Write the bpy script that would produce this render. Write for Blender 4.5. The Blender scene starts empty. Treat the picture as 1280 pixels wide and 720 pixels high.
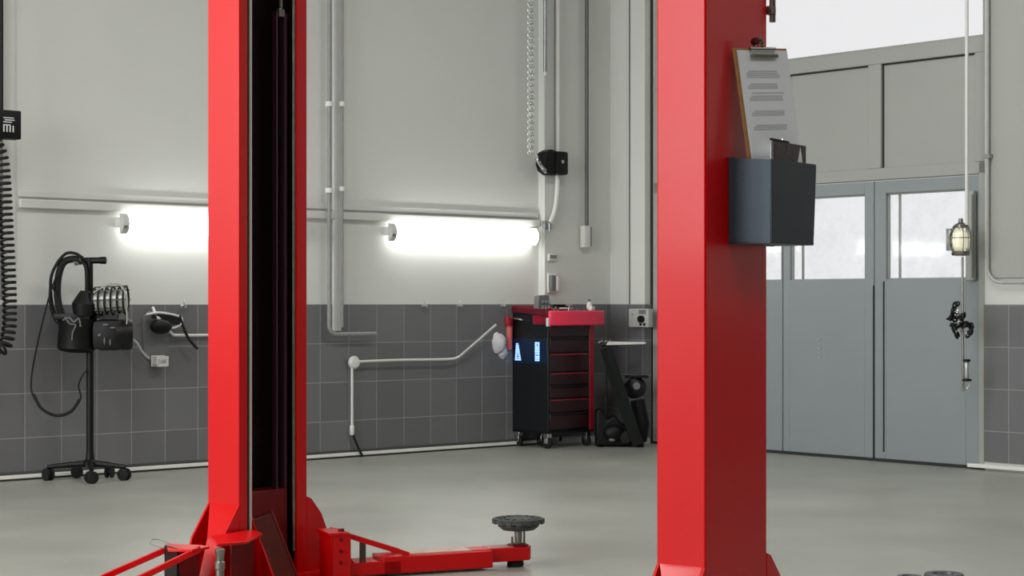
import bpy, bmesh, math, random
from mathutils import Vector, Matrix
random.seed(7)
C = bpy.context.scene.collection
PI = math.pi
# ------------------------------------------------------------------ survey of the place
F, H, YH = 2300.0, 1.22, 378.0            # focal length in pixels of 1280x720, eye height, horizon row
tl = math.atan2(2579, 2300)
dL = Vector((math.sin(tl), math.cos(tl), 0))      # along the left wall, towards the corner
dR = Vector((math.cos(tl), -math.sin(tl), 0))     # along the right wall, away from the corner
CY = F*H/(549.5-YH); CO = Vector(((755-640)/F*CY, CY, 0))
AL = math.atan2(dL.y, dL.x); AR = math.atan2(dR.y, dR.x)
def room(a, b, z=0): return CO - dL*a + dR*b + Vector((0, 0, z))
def at(px, py, Y): return Vector(((px-640)/F*Y, Y, H-(py-YH)/F*Y))
def wl(px, py, off=0):                     # point on the left wall (off metres in front of it)
    u = (px-640)/F
    return at(px, py, (off+CO.dot(dR))/(u*dR.x+dR.y))
def wr(px, py, off=0):
    u = (px-640)/F
    return at(px, py, (-off+CO.dot(dL))/(u*dL.x+dL.y))
def sl(px, off=0): return (wl(px, 378, off)-CO).dot(dL)
def sr(px, off=0): return (wr(px, 378, off)-CO).dot(dR)
def fl(px, py):                            # point on the floor
    return at(px, py, F*H/(py-YH))

# ------------------------------------------------------------------ materials
def lin(c):
    out = []
    for v in c:
        v /= 255.0
        out.append(v/12.92 if v <= .04045 else ((v+.055)/1.055)**2.4)
    return tuple(out)+(1,)
def mat(name, rgb, rough=.5, metal=0, coat=0, noise=0, scale=8, bump=0, bscale=60, alpha=None, emit=None, es=0, spec=.5):
    m = bpy.data.materials.new(name); m.use_nodes = True
    nt = m.node_tree; b = nt.nodes['Principled BSDF']
    b.inputs['Base Color'].default_value = lin(rgb)
    b.inputs['Roughness'].default_value = rough
    b.inputs['Metallic'].default_value = metal
    b.inputs['Coat Weight'].default_value = coat
    b.inputs['Coat Roughness'].default_value = .12
    b.inputs['Specular IOR Level'].default_value = spec
    if emit:
        b.inputs['Emission Color'].default_value = lin(emit); b.inputs['Emission Strength'].default_value = es
    tc = nt.nodes.new('ShaderNodeTexCoord')
    n = nt.nodes.new('ShaderNodeTexNoise'); n.inputs['Scale'].default_value = scale; n.inputs['Detail'].default_value = 5
    nt.links.new(tc.outputs['Object'], n.inputs['Vector'])
    if noise:
        r = nt.nodes.new('ShaderNodeMixRGB'); r.blend_type = 'MULTIPLY'; r.inputs['Fac'].default_value = noise
        r.inputs['Color1'].default_value = lin(rgb)
        cr = nt.nodes.new('ShaderNodeValToRGB'); cr.color_ramp.elements[0].position = .35; cr.color_ramp.elements[1].position = .65
        cr.color_ramp.elements[0].color = (.45, .45, .45, 1)
        nt.links.new(n.outputs['Fac'], cr.inputs['Fac']); nt.links.new(cr.outputs['Color'], r.inputs['Color2'])
        nt.links.new(r.outputs['Color'], b.inputs['Base Color'])
    mr = nt.nodes.new('ShaderNodeMapRange'); mr.inputs['To Min'].default_value = max(0, rough-.05); mr.inputs['To Max'].default_value = min(1, rough+.05)
    nt.links.new(n.outputs['Fac'], mr.inputs['Value']); nt.links.new(mr.outputs['Result'], b.inputs['Roughness'])
    if bump:
        n2 = nt.nodes.new('ShaderNodeTexNoise'); n2.inputs['Scale'].default_value = bscale
        nt.links.new(tc.outputs['Object'], n2.inputs['Vector'])
        bp = nt.nodes.new('ShaderNodeBump'); bp.inputs['Strength'].default_value = bump; bp.inputs['Distance'].default_value = .01
        nt.links.new(n2.outputs['Fac'], bp.inputs['Height']); nt.links.new(bp.outputs['Normal'], b.inputs['Normal'])
    return m
def tile_mat(name, rgb, grout, tw, th, ox, oz):
    m = bpy.data.materials.new(name); m.use_nodes = True
    nt = m.node_tree; N = nt.nodes; K = nt.links; b = N['Principled BSDF']
    tc = N.new('ShaderNodeTexCoord'); sx = N.new('ShaderNodeSeparateXYZ'); K.new(tc.outputs['Object'], sx.inputs[0])
    def M(op, a, c=None):
        n = N.new('ShaderNodeMath'); n.operation = op
        for i, v in enumerate((a, c)):
            if v is None: continue
            if isinstance(v, (int, float)): n.inputs[i].default_value = v
            else: K.new(v, n.inputs[i])
        return n.outputs[0]
    def edge(o, off, t):
        q = M('DIVIDE', M('SUBTRACT', o, off), t); f = M('FRACT', q)
        return M('MULTIPLY', M('MINIMUM', f, M('SUBTRACT', 1.0, f)), t), M('FLOOR', q)
    ex, ix = edge(sx.outputs[0], ox, tw); ez, iz = edge(sx.outputs[2], oz, th)
    d = M('MINIMUM', ex, ez)
    g = M('LESS_THAN', d, .0032)
    cmb = N.new('ShaderNodeCombineXYZ'); K.new(ix, cmb.inputs[0]); K.new(iz, cmb.inputs[2])
    wn = N.new('ShaderNodeTexWhiteNoise'); K.new(cmb.outputs[0], wn.inputs['Vector'])
    mr = N.new('ShaderNodeMapRange'); mr.inputs['To Min'].default_value = .9; mr.inputs['To Max'].default_value = 1.08; K.new(wn.outputs['Value'], mr.inputs['Value'])
    vm = N.new('ShaderNodeVectorMath'); vm.operation = 'SCALE'; vm.inputs[0].default_value = lin(rgb)[:3]; K.new(mr.outputs[0], vm.inputs['Scale'])
    mx = N.new('ShaderNodeMixRGB'); K.new(g, mx.inputs['Fac']); K.new(vm.outputs[0], mx.inputs['Color1']); mx.inputs['Color2'].default_value = lin(grout)
    K.new(mx.outputs[0], b.inputs['Base Color'])
    mr2 = N.new('ShaderNodeMapRange'); mr2.inputs['To Min'].default_value = .34; mr2.inputs['To Max'].default_value = .8; K.new(g, mr2.inputs['Value']); K.new(mr2.outputs[0], b.inputs['Roughness'])
    bp = N.new('ShaderNodeBump'); bp.invert = True; bp.inputs['Strength'].default_value = .4; bp.inputs['Distance'].default_value = .002
    K.new(g, bp.inputs['Height']); K.new(bp.outputs[0], b.inputs['Normal'])
    return m
def glass_mat(name, tint=(251, 251, 251), frost=.0):
    m = bpy.data.materials.new(name); m.use_nodes = True
    nt = m.node_tree; N = nt.nodes; K = nt.links
    for n in list(N): N.remove(n)
    o = N.new('ShaderNodeOutputMaterial'); t = N.new('ShaderNodeBsdfTransparent'); t.inputs[0].default_value = lin(tint)
    g = N.new('ShaderNodeBsdfGlossy'); g.inputs['Roughness'].default_value = .05
    fr = N.new('ShaderNodeFresnel'); fr.inputs['IOR'].default_value = 1.3
    mx = N.new('ShaderNodeMixShader'); K.new(fr.outputs[0], mx.inputs[0]); K.new(t.outputs[0], mx.inputs[1]); K.new(g.outputs[0], mx.inputs[2])
    last = mx.outputs[0]
    if frost:
        tr = N.new('ShaderNodeBsdfTranslucent'); tr.inputs[0].default_value = (.9, .93, .93, 1)
        tc = N.new('ShaderNodeTexCoord'); n = N.new('ShaderNodeTexNoise'); n.inputs['Scale'].default_value = 7; n.inputs['Detail'].default_value = 8
        K.new(tc.outputs['Object'], n.inputs['Vector'])
        mr = N.new('ShaderNodeMapRange'); mr.inputs['From Min'].default_value = .45; mr.inputs['From Max'].default_value = .75; mr.inputs['To Min'].default_value = 0; mr.inputs['To Max'].default_value = frost
        K.new(n.outputs['Fac'], mr.inputs['Value'])
        m2 = N.new('ShaderNodeMixShader'); K.new(mr.outputs[0], m2.inputs[0]); K.new(last, m2.inputs[1]); K.new(tr.outputs[0], m2.inputs[2]); last = m2.outputs[0]
    K.new(last, o.inputs[0])
    return m
def floor_mat():
    m = bpy.data.materials.new('grey_epoxy_floor'); m.use_nodes = True
    nt = m.node_tree; N = nt.nodes; K = nt.links; b = N['Principled BSDF']
    tc = N.new('ShaderNodeTexCoord')
    n1 = N.new('ShaderNodeTexNoise'); n1.inputs['Scale'].default_value = .9; n1.inputs['Detail'].default_value = 8; K.new(tc.outputs['Object'], n1.inputs['Vector'])
    cr = N.new('ShaderNodeValToRGB'); cr.color_ramp.elements[0].position = .3; cr.color_ramp.elements[1].position = .7
    cr.color_ramp.elements[0].color = lin((161, 162, 154)); cr.color_ramp.elements[1].color = lin((180, 181, 171))
    K.new(n1.outputs['Fac'], cr.inputs['Fac'])
    n3 = N.new('ShaderNodeTexNoise'); n3.inputs['Scale'].default_value = 90; n3.inputs['Detail'].default_value = 3; K.new(tc.outputs['Object'], n3.inputs['Vector'])
    mx = N.new('ShaderNodeMixRGB'); mx.blend_type = 'MULTIPLY'; mx.inputs['Fac'].default_value = .18; K.new(cr.outputs[0], mx.inputs['Color1']); K.new(n3.outputs['Fac'], mx.inputs['Color2'])
    K.new(mx.outputs[0], b.inputs['Base Color'])
    n2 = N.new('ShaderNodeTexNoise'); n2.inputs['Scale'].default_value = 2.3; n2.inputs['Detail'].default_value = 6; K.new(tc.outputs['Object'], n2.inputs['Vector'])
    mr = N.new('ShaderNodeMapRange'); mr.inputs['To Min'].default_value = .26; mr.inputs['To Max'].default_value = .42; K.new(n2.outputs['Fac'], mr.inputs['Value']); K.new(mr.outputs[0], b.inputs['Roughness'])
    bp = N.new('ShaderNodeBump'); bp.inputs['Strength'].default_value = .03; bp.inputs['Distance'].default_value = .002; K.new(n3.outputs['Fac'], bp.inputs['Height']); K.new(bp.outputs[0], b.inputs['Normal'])
    return m
WALL = mat('painted_plaster', (218, 220, 215), .7, noise=.05, scale=1.2, bump=.05, bscale=120)
FARW = mat('unseen_wall_dark_grey', (56, 56, 56), .8)  # unseen wall, kept dark to cut the light on the posts
CEIL = mat('ceiling_paint', (200, 200, 195), .8)
FLOOR = floor_mat()
S0 = sl(632)
TILEL = tile_mat('dark_grey_tiles', (113, 113, 115), (150, 150, 151), .2762, .305, -1.169, -.015)
TILER = tile_mat('dark_grey_tiles_right', (113, 113, 115), (150, 150, 151), .2762, .305, 4.158, -.02)
WHITE = mat('white_enamel', (226, 226, 222), .4)
TRIMW = mat('white_skirting', (242, 242, 236), .45, noise=.08, scale=20)
RAILW = mat('pale_grey_trunking', (212, 213, 209), .45)
STEELP = mat('painted_conduit', (190, 191, 188), .35, noise=.2, scale=15)
CONDG = mat('grey_conduit', (150, 151, 149), .4, noise=.2, scale=15)
CONDD = mat('dark_grey_conduit', (104, 105, 104), .4, noise=.2, scale=15)
GALV = mat('galvanised_steel', (170, 172, 172), .32, metal=.85, noise=.3, scale=20)
DOORM = mat('grey_door_paint', (146, 154, 156), .42, noise=.06, scale=2)
FRAMEM = mat('grey_frame_paint', (168, 170, 165), .5, noise=.06, scale=2)
GASK = mat('dark_seal', (40, 42, 42), .7)
RED = mat('red_gloss_paint', (216, 1, 8), .34, coat=.16, spec=.28, noise=.06, scale=3)
RED_IN = mat('dark_red_mottled', (120, 3, 8), .5, spec=.3, noise=.5, scale=9)  # darker mottled red for carriage and pivot parts
REDD = mat('red_cabinet_paint', (150, 14, 34), .35, coat=.3)
REDTRAY = mat('raspberry_red_plastic', (238, 56, 88), .4)
BLACK = mat('black_plastic', (8, 8, 9), .5, spec=.3, noise=.2, scale=20)
BLACKM = mat('black_powder_coat', (8, 9, 9), .45, spec=.35)
RUBBER = mat('black_rubber', (12, 12, 12), .75, bump=.3, bscale=90)
RUBBERG = mat('dusty_ribbed_rubber', (84, 88, 84), .7, noise=.7, scale=60, bump=.5, bscale=150)
CHROME = mat('chrome', (215, 217, 218), .16, metal=1, noise=.1)
STEEL = mat('bare_steel', (150, 148, 140), .35, metal=.9, noise=.4, scale=30)
DKCAB = mat('black_cabinet_paint', (16, 20, 23), .35, coat=.15)
WINE = mat('wine_red_paint', (96, 12, 32), .35, coat=.2)
DRAWM = mat('dark_wine_drawer_paint', (44, 10, 17), .4, coat=.1)
BLUE = mat('dark_blue_panel', (6, 34, 64), .3, coat=.3)
BLUEW = mat('lit_blue_white_display', (190, 215, 255), .4, emit=(130, 185, 255), es=1.3)
SLATE = mat('slate_plastic', (56, 74, 88), .5, bump=.15, bscale=200)
PAPER = mat('white_paper', (247, 248, 252), .8)
INK = mat('grey_ink', (206, 208, 214), .8)
WOOD = mat('brown_hardboard', (196, 140, 84), .55, noise=.35, scale=30)
LEATHER = mat('dark_brown_leather', (54, 34, 36), .45, bump=.3)
GREY = mat('mid_grey_plastic', (112, 114, 115), .5)
WIRE = mat('silver_wire_drum', (196, 198, 194), .3, metal=.5)
PINK = mat('pink_plastic', (226, 110, 104), .45)
BAG = mat('white_cloth', (214, 212, 216), .9, bump=.6, bscale=40)
PANELG = mat('grey_cover_panel', (174, 175, 170), .6)
AMBER = mat('lit_cream_bulb', (248, 244, 222), .25, coat=.5, emit=(255, 248, 222), es=.45)
LAMP = mat('lit_lamp_diffuser', (250, 250, 250), .5, emit=(255, 255, 252), es=9.5)
GLASS = glass_mat('clear_glass')
FROST = glass_mat('streaky_glass', (250, 251, 251), .25)

# ------------------------------------------------------------------ mesh kit
class MB:
    def __init__(s): s.bm = bmesh.new()
    def _x(s, vs, M):
        if M is not None:
            for v in vs: v.co = M @ v.co
    def box(s, x0, x1, y0, y1, z0, z1, bev=0, M=None):
        p = [(x0,y0,z0),(x1,y0,z0),(x1,y1,z0),(x0,y1,z0),(x0,y0,z1),(x1,y0,z1),(x1,y1,z1),(x0,y1,z1)]
        vs = [s.bm.verts.new(q) for q in p]
        fs = [s.bm.faces.new([vs[i] for i in f]) for f in ((0,3,2,1),(4,5,6,7),(0,1,5,4),(1,2,6,5),(2,3,7,6),(3,0,4,7))]
        s._x(vs, M)
        if bev:
            es = {e for f in fs for e in f.edges}
            bmesh.ops.bevel(s.bm, geom=list(es), offset=bev, segments=2, affect='EDGES', profile=.6)
        return s
    def prism(s, pts, vec, M=None):               # polygon pts (3-D) pushed along vec
        vec = Vector(vec); a = [s.bm.verts.new(p) for p in pts]; b = [s.bm.verts.new(Vector(p)+vec) for p in pts]
        s.bm.faces.new(a[::-1]); s.bm.faces.new(b); n = len(a)
        for i in range(n): s.bm.faces.new((a[i], a[(i+1)%n], b[(i+1)%n], b[i]))
        s._x(a+b, M); return s
    def tube(s, pts, r, n=10, closed=False, cap=True):
        pts = [Vector(p) for p in pts]; m = len(pts); rings = []
        rr = r if isinstance(r, (list, tuple)) else [r]*m
        up = None
        for i in range(m):
            if closed: t = pts[(i+1)%m]-pts[i-1]
            else: t = pts[min(i+1, m-1)]-pts[max(i-1, 0)]
            if t.length < 1e-9: t = Vector((0,0,1))
            t.normalize()
            if up is None: up = Vector((0,0,1)) if abs(t.z) < .9 else Vector((1,0,0))
            u = (up - t*up.dot(t))
            if u.length < 1e-6: u = t.orthogonal()
            u.normalize(); v = t.cross(u); up = u
            rings.append([s.bm.verts.new(pts[i]+(u*math.cos(2*PI*k/n)+v*math.sin(2*PI*k/n))*rr[i]) for k in range(n)])
        for i in range(m if closed else m-1):
            A, B = rings[i], rings[(i+1)%m]
            for k in range(n): s.bm.faces.new((A[k], A[(k+1)%n], B[(k+1)%n], B[k]))
        if cap and not closed:
            s.bm.faces.new(rings[0][::-1]); s.bm.faces.new(rings[-1])
        return s
    def cyl(s, p0, p1, r0, r1=None, n=20): return s.tube([p0, p1], [r0, r0 if r1 is None else r1], n)
    def lathe(s, prof, o=(0,0,0), axis=(0,0,1), n=28):   # prof = [(radius, height)]
        o = Vector(o); ax = Vector(axis).normalized(); u = ax.orthogonal().normalized(); v = ax.cross(u); rings = []
        for r, h in prof:
            rings.append([s.bm.verts.new(o+ax*h+(u*math.cos(2*PI*k/n)+v*math.sin(2*PI*k/n))*max(r, 1e-4)) for k in range(n)])
        for A, B in zip(rings, rings[1:]):
            for k in range(n): s.bm.faces.new((A[k], A[(k+1)%n], B[(k+1)%n], B[k]))
        s.bm.faces.new(rings[0][::-1]); s.bm.faces.new(rings[-1]); return s
    def ell(s, c, r, n=20, jit=0):
        geo = bmesh.ops.create_uvsphere(s.bm, u_segments=n, v_segments=n//2+2, radius=1)
        for v in geo['verts']:
            k = 1+random.uniform(-jit, jit); v.co = Vector((v.co.x*r[0]*k, v.co.y*r[1]*k, v.co.z*r[2]*k))+Vector(c)
        return s
    def build(s, name, m, parent=None, world=False, bevel=0, smooth=True):
        me = bpy.data.meshes.new(name); bm = s.bm
        if world and parent is not None:
            iv = parent.matrix_basis.inverted() if parent.parent is None else (parent.parent.matrix_basis @ parent.matrix_basis).inverted()
            for v in bm.verts: v.co = iv @ v.co
        bmesh.ops.recalc_face_normals(bm, faces=bm.faces)
        bm.to_mesh(me); bm.free(); me.materials.append(m)
        if smooth:
            for p in me.polygons: p.use_smooth = True
            me.set_sharp_from_angle(angle=math.radians(35))
        o = bpy.data.objects.new(name, me); C.objects.link(o)
        if parent is not None: o.parent = parent
        if bevel:
            b = o.modifiers.new('edge', 'BEVEL'); b.width = bevel; b.segments = 2; b.limit_method = 'ANGLE'
        return o
def arc(c, r, a0, a1, n, u, v):
    u = Vector(u); v = Vector(v); c = Vector(c)
    return [c+(u*math.cos(a0+(a1-a0)*i/n)+v*math.sin(a0+(a1-a0)*i/n))*r for i in range(n+1)]
def spline(pts, n=8):
    P = [Vector(p) for p in pts]; P = [P[0]*2-P[1]]+P+[P[-1]*2-P[-2]]; out = []
    for i in range(1, len(P)-2):
        for k in range(n):
            t = k/n; a, b, c, d = P[i-1:i+3]
            out.append(.5*((2*b)+(c-a)*t+(2*a-5*b+4*c-d)*t*t+(3*b-a-3*c+d)*t**3))
    return out+[P[-2]]
def fix(o, loc, rz):
    o.location = loc; o.rotation_euler = (0, 0, rz)
    o.matrix_basis = Matrix.Translation(loc) @ Matrix.Rotation(rz, 4, 'Z')
def thing(name, label, cat, loc, rz=0, group=None):
    o = bpy.data.objects.new(name, None); C.objects.link(o); o.empty_display_size = .1
    fix(o, loc, rz); o['label'] = label; o['category'] = cat
    if group: o['group'] = group
    return o
def tag(o, label, cat, group=None):
    o['label'] = label; o['category'] = cat
    if group: o['group'] = group
    return o
def single(name, mb, m, label, cat, loc=(0,0,0), rz=0, group=None, world=False, bevel=0):
    """one-mesh thing with its origin at loc"""
    M = Matrix.Translation(loc) @ Matrix.Rotation(rz, 4, 'Z')
    if world:
        iv = M.inverted()
        for v in mb.bm.verts: v.co = iv @ v.co
    o = mb.build(name, m, bevel=bevel); fix(o, Vector(loc), rz); return tag(o, label, cat, group)
def struct(name, mb, m, loc=(0,0,0), rz=0, parent=None, bevel=0):
    o = mb.build(name, m, parent, bevel=bevel)
    if parent is None:
        fix(o, Vector(loc), rz); o['kind'] = 'structure'
    return o

# ------------------------------------------------------------------ the room
ZC = 5.3; AMAX, BMAX = 16.0, 15.0
cpos = room(AMAX/2, BMAX/2)
struct('floor', MB().box(-AMAX/2-.3, AMAX/2+.3, -BMAX/2-.3, BMAX/2+.3, -.2, 0), FLOOR, cpos, AL)
struct('ceiling', MB().box(-AMAX/2-.3, AMAX/2+.3, -BMAX/2-.3, BMAX/2+.3, ZC, ZC+.2), CEIL, cpos, AL)
struct('wall_left', MB().box(-AMAX-.3, .3, 0, .3, 0, ZC), WALL, CO, AL)         # local x = dL
DZ = 1.205                                                                    # top of the tiled dado
struct('trim_1', MB().box(-AMAX, sl(681, .08), -.012, 0, .06, DZ), TILEL, CO, AL)
# corner pilaster on the left wall
px0 = sl(681, .08)
struct('wall_corner', MB().box(px0, 0, -.08, 0, 0, ZC), WALL, CO, AL)
struct('trim_2', MB().box(px0-.012, 0, -.092, -.08, .06, DZ).box(px0-.012, px0, -.092, -.012, .06, DZ), TILEL, CO, AL)
struct('baseboard_left', MB().box(-AMAX, px0-.02, -.034, -.012, .014, .040), TRIMW, CO, AL, bevel=.004)
struct('trim_5', MB().box(-AMAX, px0-.02, -.02, 0, 0, .06), mat('skirting_shadow_grey', (74, 74, 73), .8), CO, AL)  # grey strip that paints in the shadow line at the skirting
# right wall: local x = dR, local y = dL (outwards)
O0, O1 = sr(815)+.02, sr(1231)
ZT = 4.5
struct('wall_right', MB().box(0, O0, 0, .3, 0, ZC).box(O1, BMAX+.3, 0, .3, 0, ZC).box(O0, O1, 0, .3, ZT, ZC), WALL, CO, AR)
c0, c1 = sr(788, .08), sr(806, .08)
struct('wall_pier', MB().box(c0, c1, -.08, 0, 0, ZC), WALL, CO, AR)
struct('trim_3', MB().box(.08, c0, -.012, 0, .06, DZ).box(c0-.0, c1+.0, -.092, -.08, .06, DZ).box(c1, c1+.012, -.092, 0, .06, DZ).box(O1+.0, BMAX, -.012, 0, .06, DZ), TILER, CO, AR)
struct('baseboard_right', MB().box(sr(1213), BMAX, -.045, -.0, .014, .042).box(.1, c0, -.03, 0, .014, .042), TRIMW, CO, AR, bevel=.004)
# unseen far walls: side openings added for daylight, front wall solid and dark
def wall_with_holes(length, holes, h):
    mb = MB(); x = 0
    for a, b, z0, z1 in holes:
        mb.box(x, a, 0, .3, 0, h); mb.box(a, b, 0, .3, 0, z0) if z0 > 0 else None; mb.box(a, b, 0, .3, z1, h); x = b
    mb.box(x, length, 0, .3, 0, h); return mb
struct('wall_side', wall_with_holes(BMAX, [(BMAX-8.2, BMAX-4.6, 1.6, 4.8), (BMAX-4.0, BMAX-.4, 1.6, 4.8)], ZC), WALL, room(AMAX, BMAX), AR+PI)
struct('wall_front', MB().box(-AMAX, 0, -.3, 0, 0, ZC), FARW, room(0, BMAX), AL)

# ------------------------------------------------------------------ gate of glazed leaves in the right wall
ZH0, ZH1, ZP0, ZD = 3.05, 3.165, 2.25, 2.16
fr = MB()
fr.box(O0, O1, .0, .10, ZH0, ZH1).box(O0, O1, .0, .10, ZD+.0, ZP0)
mull = [(O0, O0+.06), (1.10, 1.19), (1.99, 2.10), (sr(1085)+.0, sr(1101)), (sr(1218), O1)]
for a, b in mull: fr.box(a, b, .0, .10, ZP0, ZH0)
fr.box(O0, O0+.05, .0, .10, 0, ZP0); fr.box(sr(1223), O1, .0, .10, 0, ZP0)
struct('trim_6', MB().box(O0, O1, -.004, .12, 0, .020), GASK, CO, AR)
fro = struct('trim_4', fr, FRAMEM, CO, AR, bevel=.005)
for i in range(4):
    a, b = mull[i][1], mull[i+1][0]
    MB().box(a, b, .03, .08, ZP0, ZH0).build('infill_panel', FRAMEM, fro)
    g = MB().box(a, b, .022, .03, ZH0-.012, ZH0).box(a, a+.01, .022, .03, ZP0, ZH0)
    g.build('seal_strip', GASK, fro)
leaves = [(O0+.055, 1.10), (1.112, 2.035), (2.045, sr(1091)), (sr(1092)+.0, sr(1222.5))]
wins = [(.72, 1.0), (1.20, sr(975)), (sr(986), sr(1079.5)), (sr(1106), sr(1206))]
for i, ((a, b), (wa, wb)) in enumerate(zip(leaves, wins)):
    mb = MB(); y0, y1 = .012, .075; z0, z1 = .021, ZD-.008; wz0, wz1 = 1.40, 2.055
    mb.box(a, wa, y0, y1, z0, z1).box(wb, b, y0, y1, z0, z1).box(wa, wb, y0, y1, z0, wz0).box(wa, wb, y0, y1, wz1, z1)
    d = struct('door_%d' % (i+1), mb, DOORM, CO, AR, bevel=.003)
    MB().box(wa, wb, .055, .060, wz0, wz1).build('window_pane', FROST, d)
    w = .012
    MB().box(wa, wb, .04, .055, wz1-w, wz1).box(wa, wb, .04, .055, wz0, wz0+.006).box(wa, wa+w*.6, .04, .055, wz0, wz1).box(wb-w, wb, .04, .055, wz0, wz1).build('glazing_bead', FRAMEM, d)
    if i in (2, 3):   # slim bar seen through the pane at its left side
        MB().box(wa+.085, wa+.10, .06, .075, wz0, wz1).build('glazing_bar', FRAMEM, d)
    if i == 3:
        MB().box(a+.082, a+.094, .007, .0125, .075, 1.38).build('edge_seal', GASK, d)
    if i == 2:
        MB().box(b-.004, b+.006, .005, .014, .0, 1.35).build('edge_seal', GASK, d)
        q = MB()
        for k in range(5): q.box(2.40+.004*(k%2), 2.43, .006, .012, .78+.035*k, .792+.035*k)
        q.build('embossed_mark', FRAMEM, d)
MB().box(O0-.035, O0-.005, -.012, .0, 0, ZT).build('edge_strip', GASK, fro)
# upper window band
wi = MB().box(O0, O1, .05, .11, ZH1, ZH1+.02).box(O0, O1, .02, .11, ZT-.07, ZT).box(O0, O0+.05, .02, .11, ZH1, ZT).box(O1-.03, O1, .02, .11, ZH1, ZT)
w1 = struct('window_1', wi, FRAMEM, CO, AR)
MB().box(O0+.05, O1-.03, .06, .066, ZH1+.02, ZT-.07).build('window_pane', GLASS, w1)
# strip light box / door closer beside the right leaf
t = thing('door_closer', 'slim grey vertical box beside the right door window', 'door closer', wr(1216, 351, 0), AR)
MB().box(-.035, .035, -.045, 0, 0, .66).build('casing', FRAMEM, t, bevel=.008)
MB().box(.022, .036, -.05, -.044, .02, .63).build('shadow_gap_strip', GREY, t)
t = thing('wall_panel', 'big smooth grey cover panel above the tiles at the right edge', 'panel', wr(1238, 353, 0), AR)
PX = 1.6
MB().box(.0, PX, -.02, 0, .03, ZC-1.5).build('sheet', PANELG, t, bevel=.004)

# conduit that comes down right of the gate and turns right
o = wr(1234.5, 353, .045); q = wr(1234.5, 353, .045)
pts = [q+Vector((0,0,4.0)), q+Vector((0,0,.11))]+[q+Vector((0,0,.11))+dR*.11+(-dR*math.cos(a)-Vector((0,0,1))*math.sin(a))*.11 for a in [PI/2*k/8 for k in range(1, 9)]]+[q+dR*1.8]
t = thing('conduit', 'grey conduit running down right of the doors and bending right above the tiles', 'pipe', q, AR)
MB().tube(pts, .013, 12).build('pipe', STEELP, t, world=True)
for z in (.9, 2.1): MB().box(-.03, .03, -.02, .045, z, z+.03).build('pipe_clip', GALV, t)

# ------------------------------------------------------------------ wall trunking and conduits, left wall
sA = sl(22)
t = thing('cable_trunking', 'thin upper of the two pale rails along the left wall', 'trunking', CO+dL*sA+Vector((0,0,1.945)), AL)
MB().box(0, px0-sA-.02, -.022, 0, 0, .043).build('rail', RAILW, t, bevel=.004)
t = thing('cable_trunking', 'thick lower pale rail directly above the two wall lamps', 'trunking', CO+dL*sA+Vector((0,0,1.868)), AL)
MB().box(0, px0-sA-.02, -.045, 0, 0, .06).build('rail', RAILW, t, bevel=.006)
m = MB().box(px0-sA-.03, px0-sA+.05, -.115, -.078, -.02, .05, bev=.004).cyl((px0-sA+.02, -.12, -.04), (px0-sA+.02, -.12, .03), .012)
m.build('end_clamp', GALV, t)
# wall lamps
def wall_lamp(px, label):
    base = wl(px, 305, 0); zc = 1.79
    L = abs(sl(663)-sl(478))-(.05 if px < 300 else 0)
    t = thing('wall_lamp', label, 'lamp', Vector((base.x, base.y, zc-.085)), AL, 'tube lamps under the wall rail')
    MB().box(.0, L, -.075, 0, .05, .12).build('housing', WHITE, t, bevel=.006)
    prof = []
    mb = MB(); n = 12; ring = [(-.075-.05*math.sin(PI*k/n)*1.0, .075-.068*math.cos(PI*k/n)) for k in range(n+1)]
    mb.prism([(.05, y, z) for y, z in ring], (L-.07, 0, 0)); mb.build('diffuser', LAMP, t)
    for x0, x1 in ((.0, .05), (L-.02, L)):
        mb = MB(); mb.prism([(x0, y-.004 if y < -.0755 else y, .075+(z-.075)*1.05) for y, z in ring], (x1-x0, 0, 0)); mb.build('end_cap', RAILW if x0 == 0 else WHITE, t)
    MB().box(.005, .03, -.133, -.115, .04, .06).build('latch', GREY, t)
wall_lamp(143, 'lit white tube lamp at the left, behind the black hose stand')
wall_lamp(478, 'lit white tube lamp between the left post and the black chain hoist')

def pipe_thing(label, pts, r, m, clips=(), name='conduit', cat='pipe', rz=AL, group=None, extra=None):
    o = Vector(pts[-1]); t = thing(name, label, cat, o, rz, group)
    MB().tube(pts, r, 12).build('pipe', m, t, world=True)
    for c in clips:
        MB().lathe([(r*1.9, -.018), (r*1.9, .018)], c, (0,0,1), 14).build('pipe_clip', WHITE, t, world=True)
    return t
off = .095
def lpt(px, py, off=off): return wl(px, py, off)
Z = Vector((0,0,1))
b0 = lpt(411.5, 418); R_ = .075
pts = [Vector((b0.x, b0.y, 4.3)), b0+Z*R_]+[b0+Z*R_+dL*R_-(dL*math.cos(a)+Z*math.sin(a))*R_ for a in [PI/2*k/8 for k in range(1, 9)]]+[b0+dL*(sl(469)-sl(411.5))]
pipe_thing('grey wall pipe curving right at its foot on the tiles, left of a twin pipe', pts, .0165, CONDG, [Vector((b0.x, b0.y, lpt(411, 130).z)), Vector((b0.x, b0.y, lpt(411, 238).z))])
b1 = lpt(427.5, 409)
pipe_thing('straight thin wall pipe ending on the tiles, right of the curved twin pipe', [Vector((b1.x, b1.y, 4.3)), b1], .0125, CONDG, [Vector((b1.x, b1.y, lpt(427, 130).z)), Vector((b1.x, b1.y, lpt(427, 236).z))])
m = MB().box(-.075, .075, -.02, 0, 0, 3.4)
single('cable_duct', MB().box(-.035, .035, -.03, 0, 0, 3.0), RAILW, 'flat pale duct strip between the twin wall pipes', 'trunking', wl(419.5, 414, .013), AL, bevel=.004)
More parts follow.
